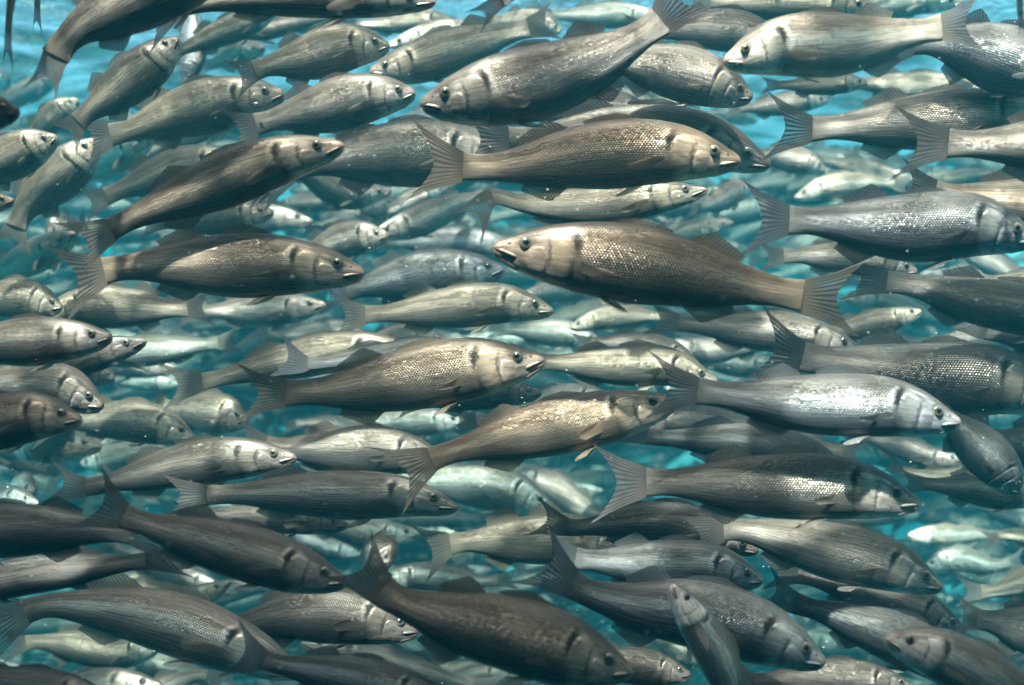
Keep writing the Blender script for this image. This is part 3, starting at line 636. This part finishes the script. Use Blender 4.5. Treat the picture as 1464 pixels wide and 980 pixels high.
for i in range(NB):
    best = None
    for _ in range(16):
        D = 2.25 + 3.0 * (i / NB) ** 1.1
        x = random.uniform(-60, 1520); y = random.uniform(10, 1000)
        if not -2.5 < (490 - y) / FPX * D < .86 or (60 < x < 330 and 50 < y < 140): continue
        Lr = random.uniform(.27, .44); yaw = random.gauss(0, .6)
        Lp = Lr * FPX / D * math.cos(yaw); dirn = 1 if random.random() < .74 else -1
        pit = random.gauss(0, .20) + (.4 if x < 330 and y < 420 else 0) * dirn
        if x > 800 and y > 600: pit -= .15 * dirn
        bend = random.gauss(0, .055) * Lp
        ux, uy = math.cos(pit) * dirn, -math.sin(pit)
        pts = [(x + ux * Lp * t + uy * bend * math.sin(t * 5), y + uy * Lp * t + abs(ux) * bend * math.sin(t * 5)) for t in (.5, .2, -.1, -.32, -.5)]
        h = Lr * FPX / D * random.uniform(.19, .225); m = cells(pts, h)
        q = (m & ~cover).sum() / max(1, m.sum()) + .002 * (m & ~cover).sum()
        if best is None or q > best[0]: best = (q, D, pts, h, yaw, dirn, x, y, m, pit * dirn)
    q, D, pts, h, yaw, dirn, x, y, m, pt = best
    cover |= m
    tone = random.choice(['teal', 'pale', 'olive', 'grey', 'olive', 'grey', 'pale'] if y < 560 else ['teal', 'dark', 'grey', 'olive', 'steel'])
    kindw = {'teal': 'greenish', 'pale': 'silvery', 'olive': 'olive', 'grey': 'grey', 'white': 'whitish', 'steel': 'bluish', 'dark': 'dark'}[tone]
    tilt = " nose up" if pt > .1 else " nose down" if pt < -.1 else ""
    fade = "clearer" if D < 3.0 else "hazy" if D < 3.8 else "faint"
    for ln in sorted(LAND, key=lambda q: ((q[0] - x) / 1.6) ** 2 + (q[1] - y) ** 2):
        rel = ("right of" if x > ln[0] else "left of") if abs(x - ln[0]) > 1.4 * abs(y - ln[1]) else ("below" if y > ln[1] else "above")
        lab = f"{fade} {kindw} sea bass{tilt} facing {'right' if dirn > 0 else 'left'}, {rel} {ln[2]}"
        if lab not in used and len(lab.split()) <= 16: break
    used.add(lab)
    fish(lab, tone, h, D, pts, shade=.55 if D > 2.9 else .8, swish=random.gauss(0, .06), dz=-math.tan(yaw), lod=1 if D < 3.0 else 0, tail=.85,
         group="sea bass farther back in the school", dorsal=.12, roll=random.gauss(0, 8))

# the rest of the school beyond those 300, one mass fading into the blue
def far_school():
    VV, FF, CC, n0 = [], [], [], 0
    nr, ns = 12, 8; sv = np.linspace(0, 1, nr); th = np.linspace(-math.pi, math.pi, ns, endpoint=False)
    Sg, Tg = np.meshgrid(sv, th, indexing='ij'); fb = grid_faces(nr, ns, True); fcb = fcoord(Sg, Tg).reshape(-1, 3)
    for i in range(2300):
        D = random.uniform(3.8, 8.5); x = random.uniform(-100, 1560); y = random.uniform(20, 1000)
        z = (490 - y) / FPX * D
        if z > .84 or z < -2.5 or (60 < x < 330 and y < 150): continue
        Lr = random.uniform(.36, .52); dirn = 1 if random.random() < .7 else -1; yaw = random.gauss(0, .5); pit = random.gauss(-.05, .2) * dirn
        c0 = unproject(x, y, D); T0 = np.array([math.cos(pit) * math.cos(yaw) * dirn, math.sin(yaw), -math.sin(pit)])
        U = unit(np.array([0, 0, 1.0]) - T0 * T0[2]); S = np.cross(T0, U); bd = random.gauss(0, .05)
        h = Lr * random.uniform(.2, .25)
        def P(s, lat, up):
            return c0 + T0 * ((.45 - s) * Lr)[..., None] + S * (lat + bd * Lr * np.sin(s * 4 - 1))[..., None] + U * up[..., None]
        hu, hl, wd = (smooth_interp(Sg, PS, A) * h for A in (PU, PL, PW))
        V = P(Sg, wd * np.cos(Tg), np.where(np.sin(Tg) > 0, hu, hl) * np.sin(Tg)).reshape(-1, 3)
        VV.append(V); FF.append(fb + n0); CC.append(fcb); n0 += len(V)
        ts = np.array([.97, 1.17, 1.09, 1.17, .97, .36, .44, .60, .62, .68, .78]); tu = np.array([.16, .55, 0, -.55, -.16, .44, .66, .42, .40, .60, .26]) * h
        V = P(ts, ts * 0, tu); VV.append(V); CC.append(np.stack([ts * 0 + .9, tu * 0 + .7, ts * 0 + .5], -1))
        FF.append(np.array([[0, 1, 2, 2], [0, 2, 4, 4], [4, 2, 3, 3], [5, 6, 7, 7], [8, 9, 10, 10]]) + n0); n0 += len(V)
    V = np.concatenate(VV); Fq = np.concatenate(FF)
    me = bpy.data.meshes.new('distant_school'); me.from_pydata(V.tolist(), [], [list(dict.fromkeys(f)) for f in Fq.tolist()])
    a = me.attributes.new("fish_coord", 'FLOAT_VECTOR', 'POINT'); a.data.foreach_set("vector", np.concatenate(CC).astype(np.float32).ravel())
    me.polygons.foreach_set("use_smooth", np.ones(len(me.polygons), dtype=bool)); me.materials.append(M_SKIN)
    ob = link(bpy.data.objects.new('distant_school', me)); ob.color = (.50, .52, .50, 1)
    ob['kind'] = 'stuff'; ob['label'] = "the rest of the school fading into the turquoise water far behind"; ob['category'] = 'fish school'
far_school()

# ------------------------------------------------------------------ specks drifting in the water (nobody could count them)
def specks():
    n = 3500; V = []; Fq = []
    oct_v = np.array([[1, 0, 0], [-1, 0, 0], [0, 1, 0], [0, -1, 0], [0, 0, 1], [0, 0, -1]], float)
    oct_f = np.array([[0, 2, 4], [2, 1, 4], [1, 3, 4], [3, 0, 4], [2, 0, 5], [1, 2, 5], [3, 1, 5], [0, 3, 5]])
    for i in range(n):
        D = .9 + 3.5 * random.random() ** .8; c = unproject(random.uniform(-100, 1560), random.uniform(-40, 1020), D)
        if c[2] > .9: continue
        r = random.uniform(.0003, .0010) * (2.0 if random.random() < .05 else 1); st = np.array([random.uniform(1, 2.6), 1, 1])
        V.append(c + oct_v * r * st); Fq.append(oct_f + 6 * (len(V) - 1))
    mt = mat_simple("drifting_speck", (.85, .85, .8), .4)
    ob = mesh_obj('drifting_specks', np.concatenate(V), np.concatenate(Fq), mt); ob['kind'] = 'stuff'
    ob['label'] = "tiny pale specks and bubbles drifting in the water"; ob['category'] = 'particles'
specks()

# ------------------------------------------------------------------ the water itself: one closed box of even density
def haze():
    x0, x1, y0, y1, z0, z1 = -15, 15, -6, 13.2, -4.6, 1.65
    V = [(x, y, z) for x in (x0, x1) for y in (y0, y1) for z in (z0, z1)]
    Fq = [(0, 1, 3, 2), (4, 6, 7, 5), (0, 4, 5, 1), (2, 3, 7, 6), (0, 2, 6, 4), (1, 5, 7, 3)]
    mt = bpy.data.materials.new("turquoise_water_haze"); g = NG(mt)
    pv = g.n("ShaderNodeVolumePrincipled")
    pv.inputs['Color'].default_value = (.018, .19, .25, 1); pv.inputs['Absorption Color'].default_value = (.12, .82, .88, 1)
    pv.inputs['Density'].default_value = .185; pv.inputs['Anisotropy'].default_value = .2
    o = g.n("ShaderNodeOutputMaterial"); g.put(o.inputs['Volume'], pv.outputs[0])
    ob = mesh_obj('haze', V, Fq, mt, smooth=False); ob['kind'] = 'stuff'
haze()
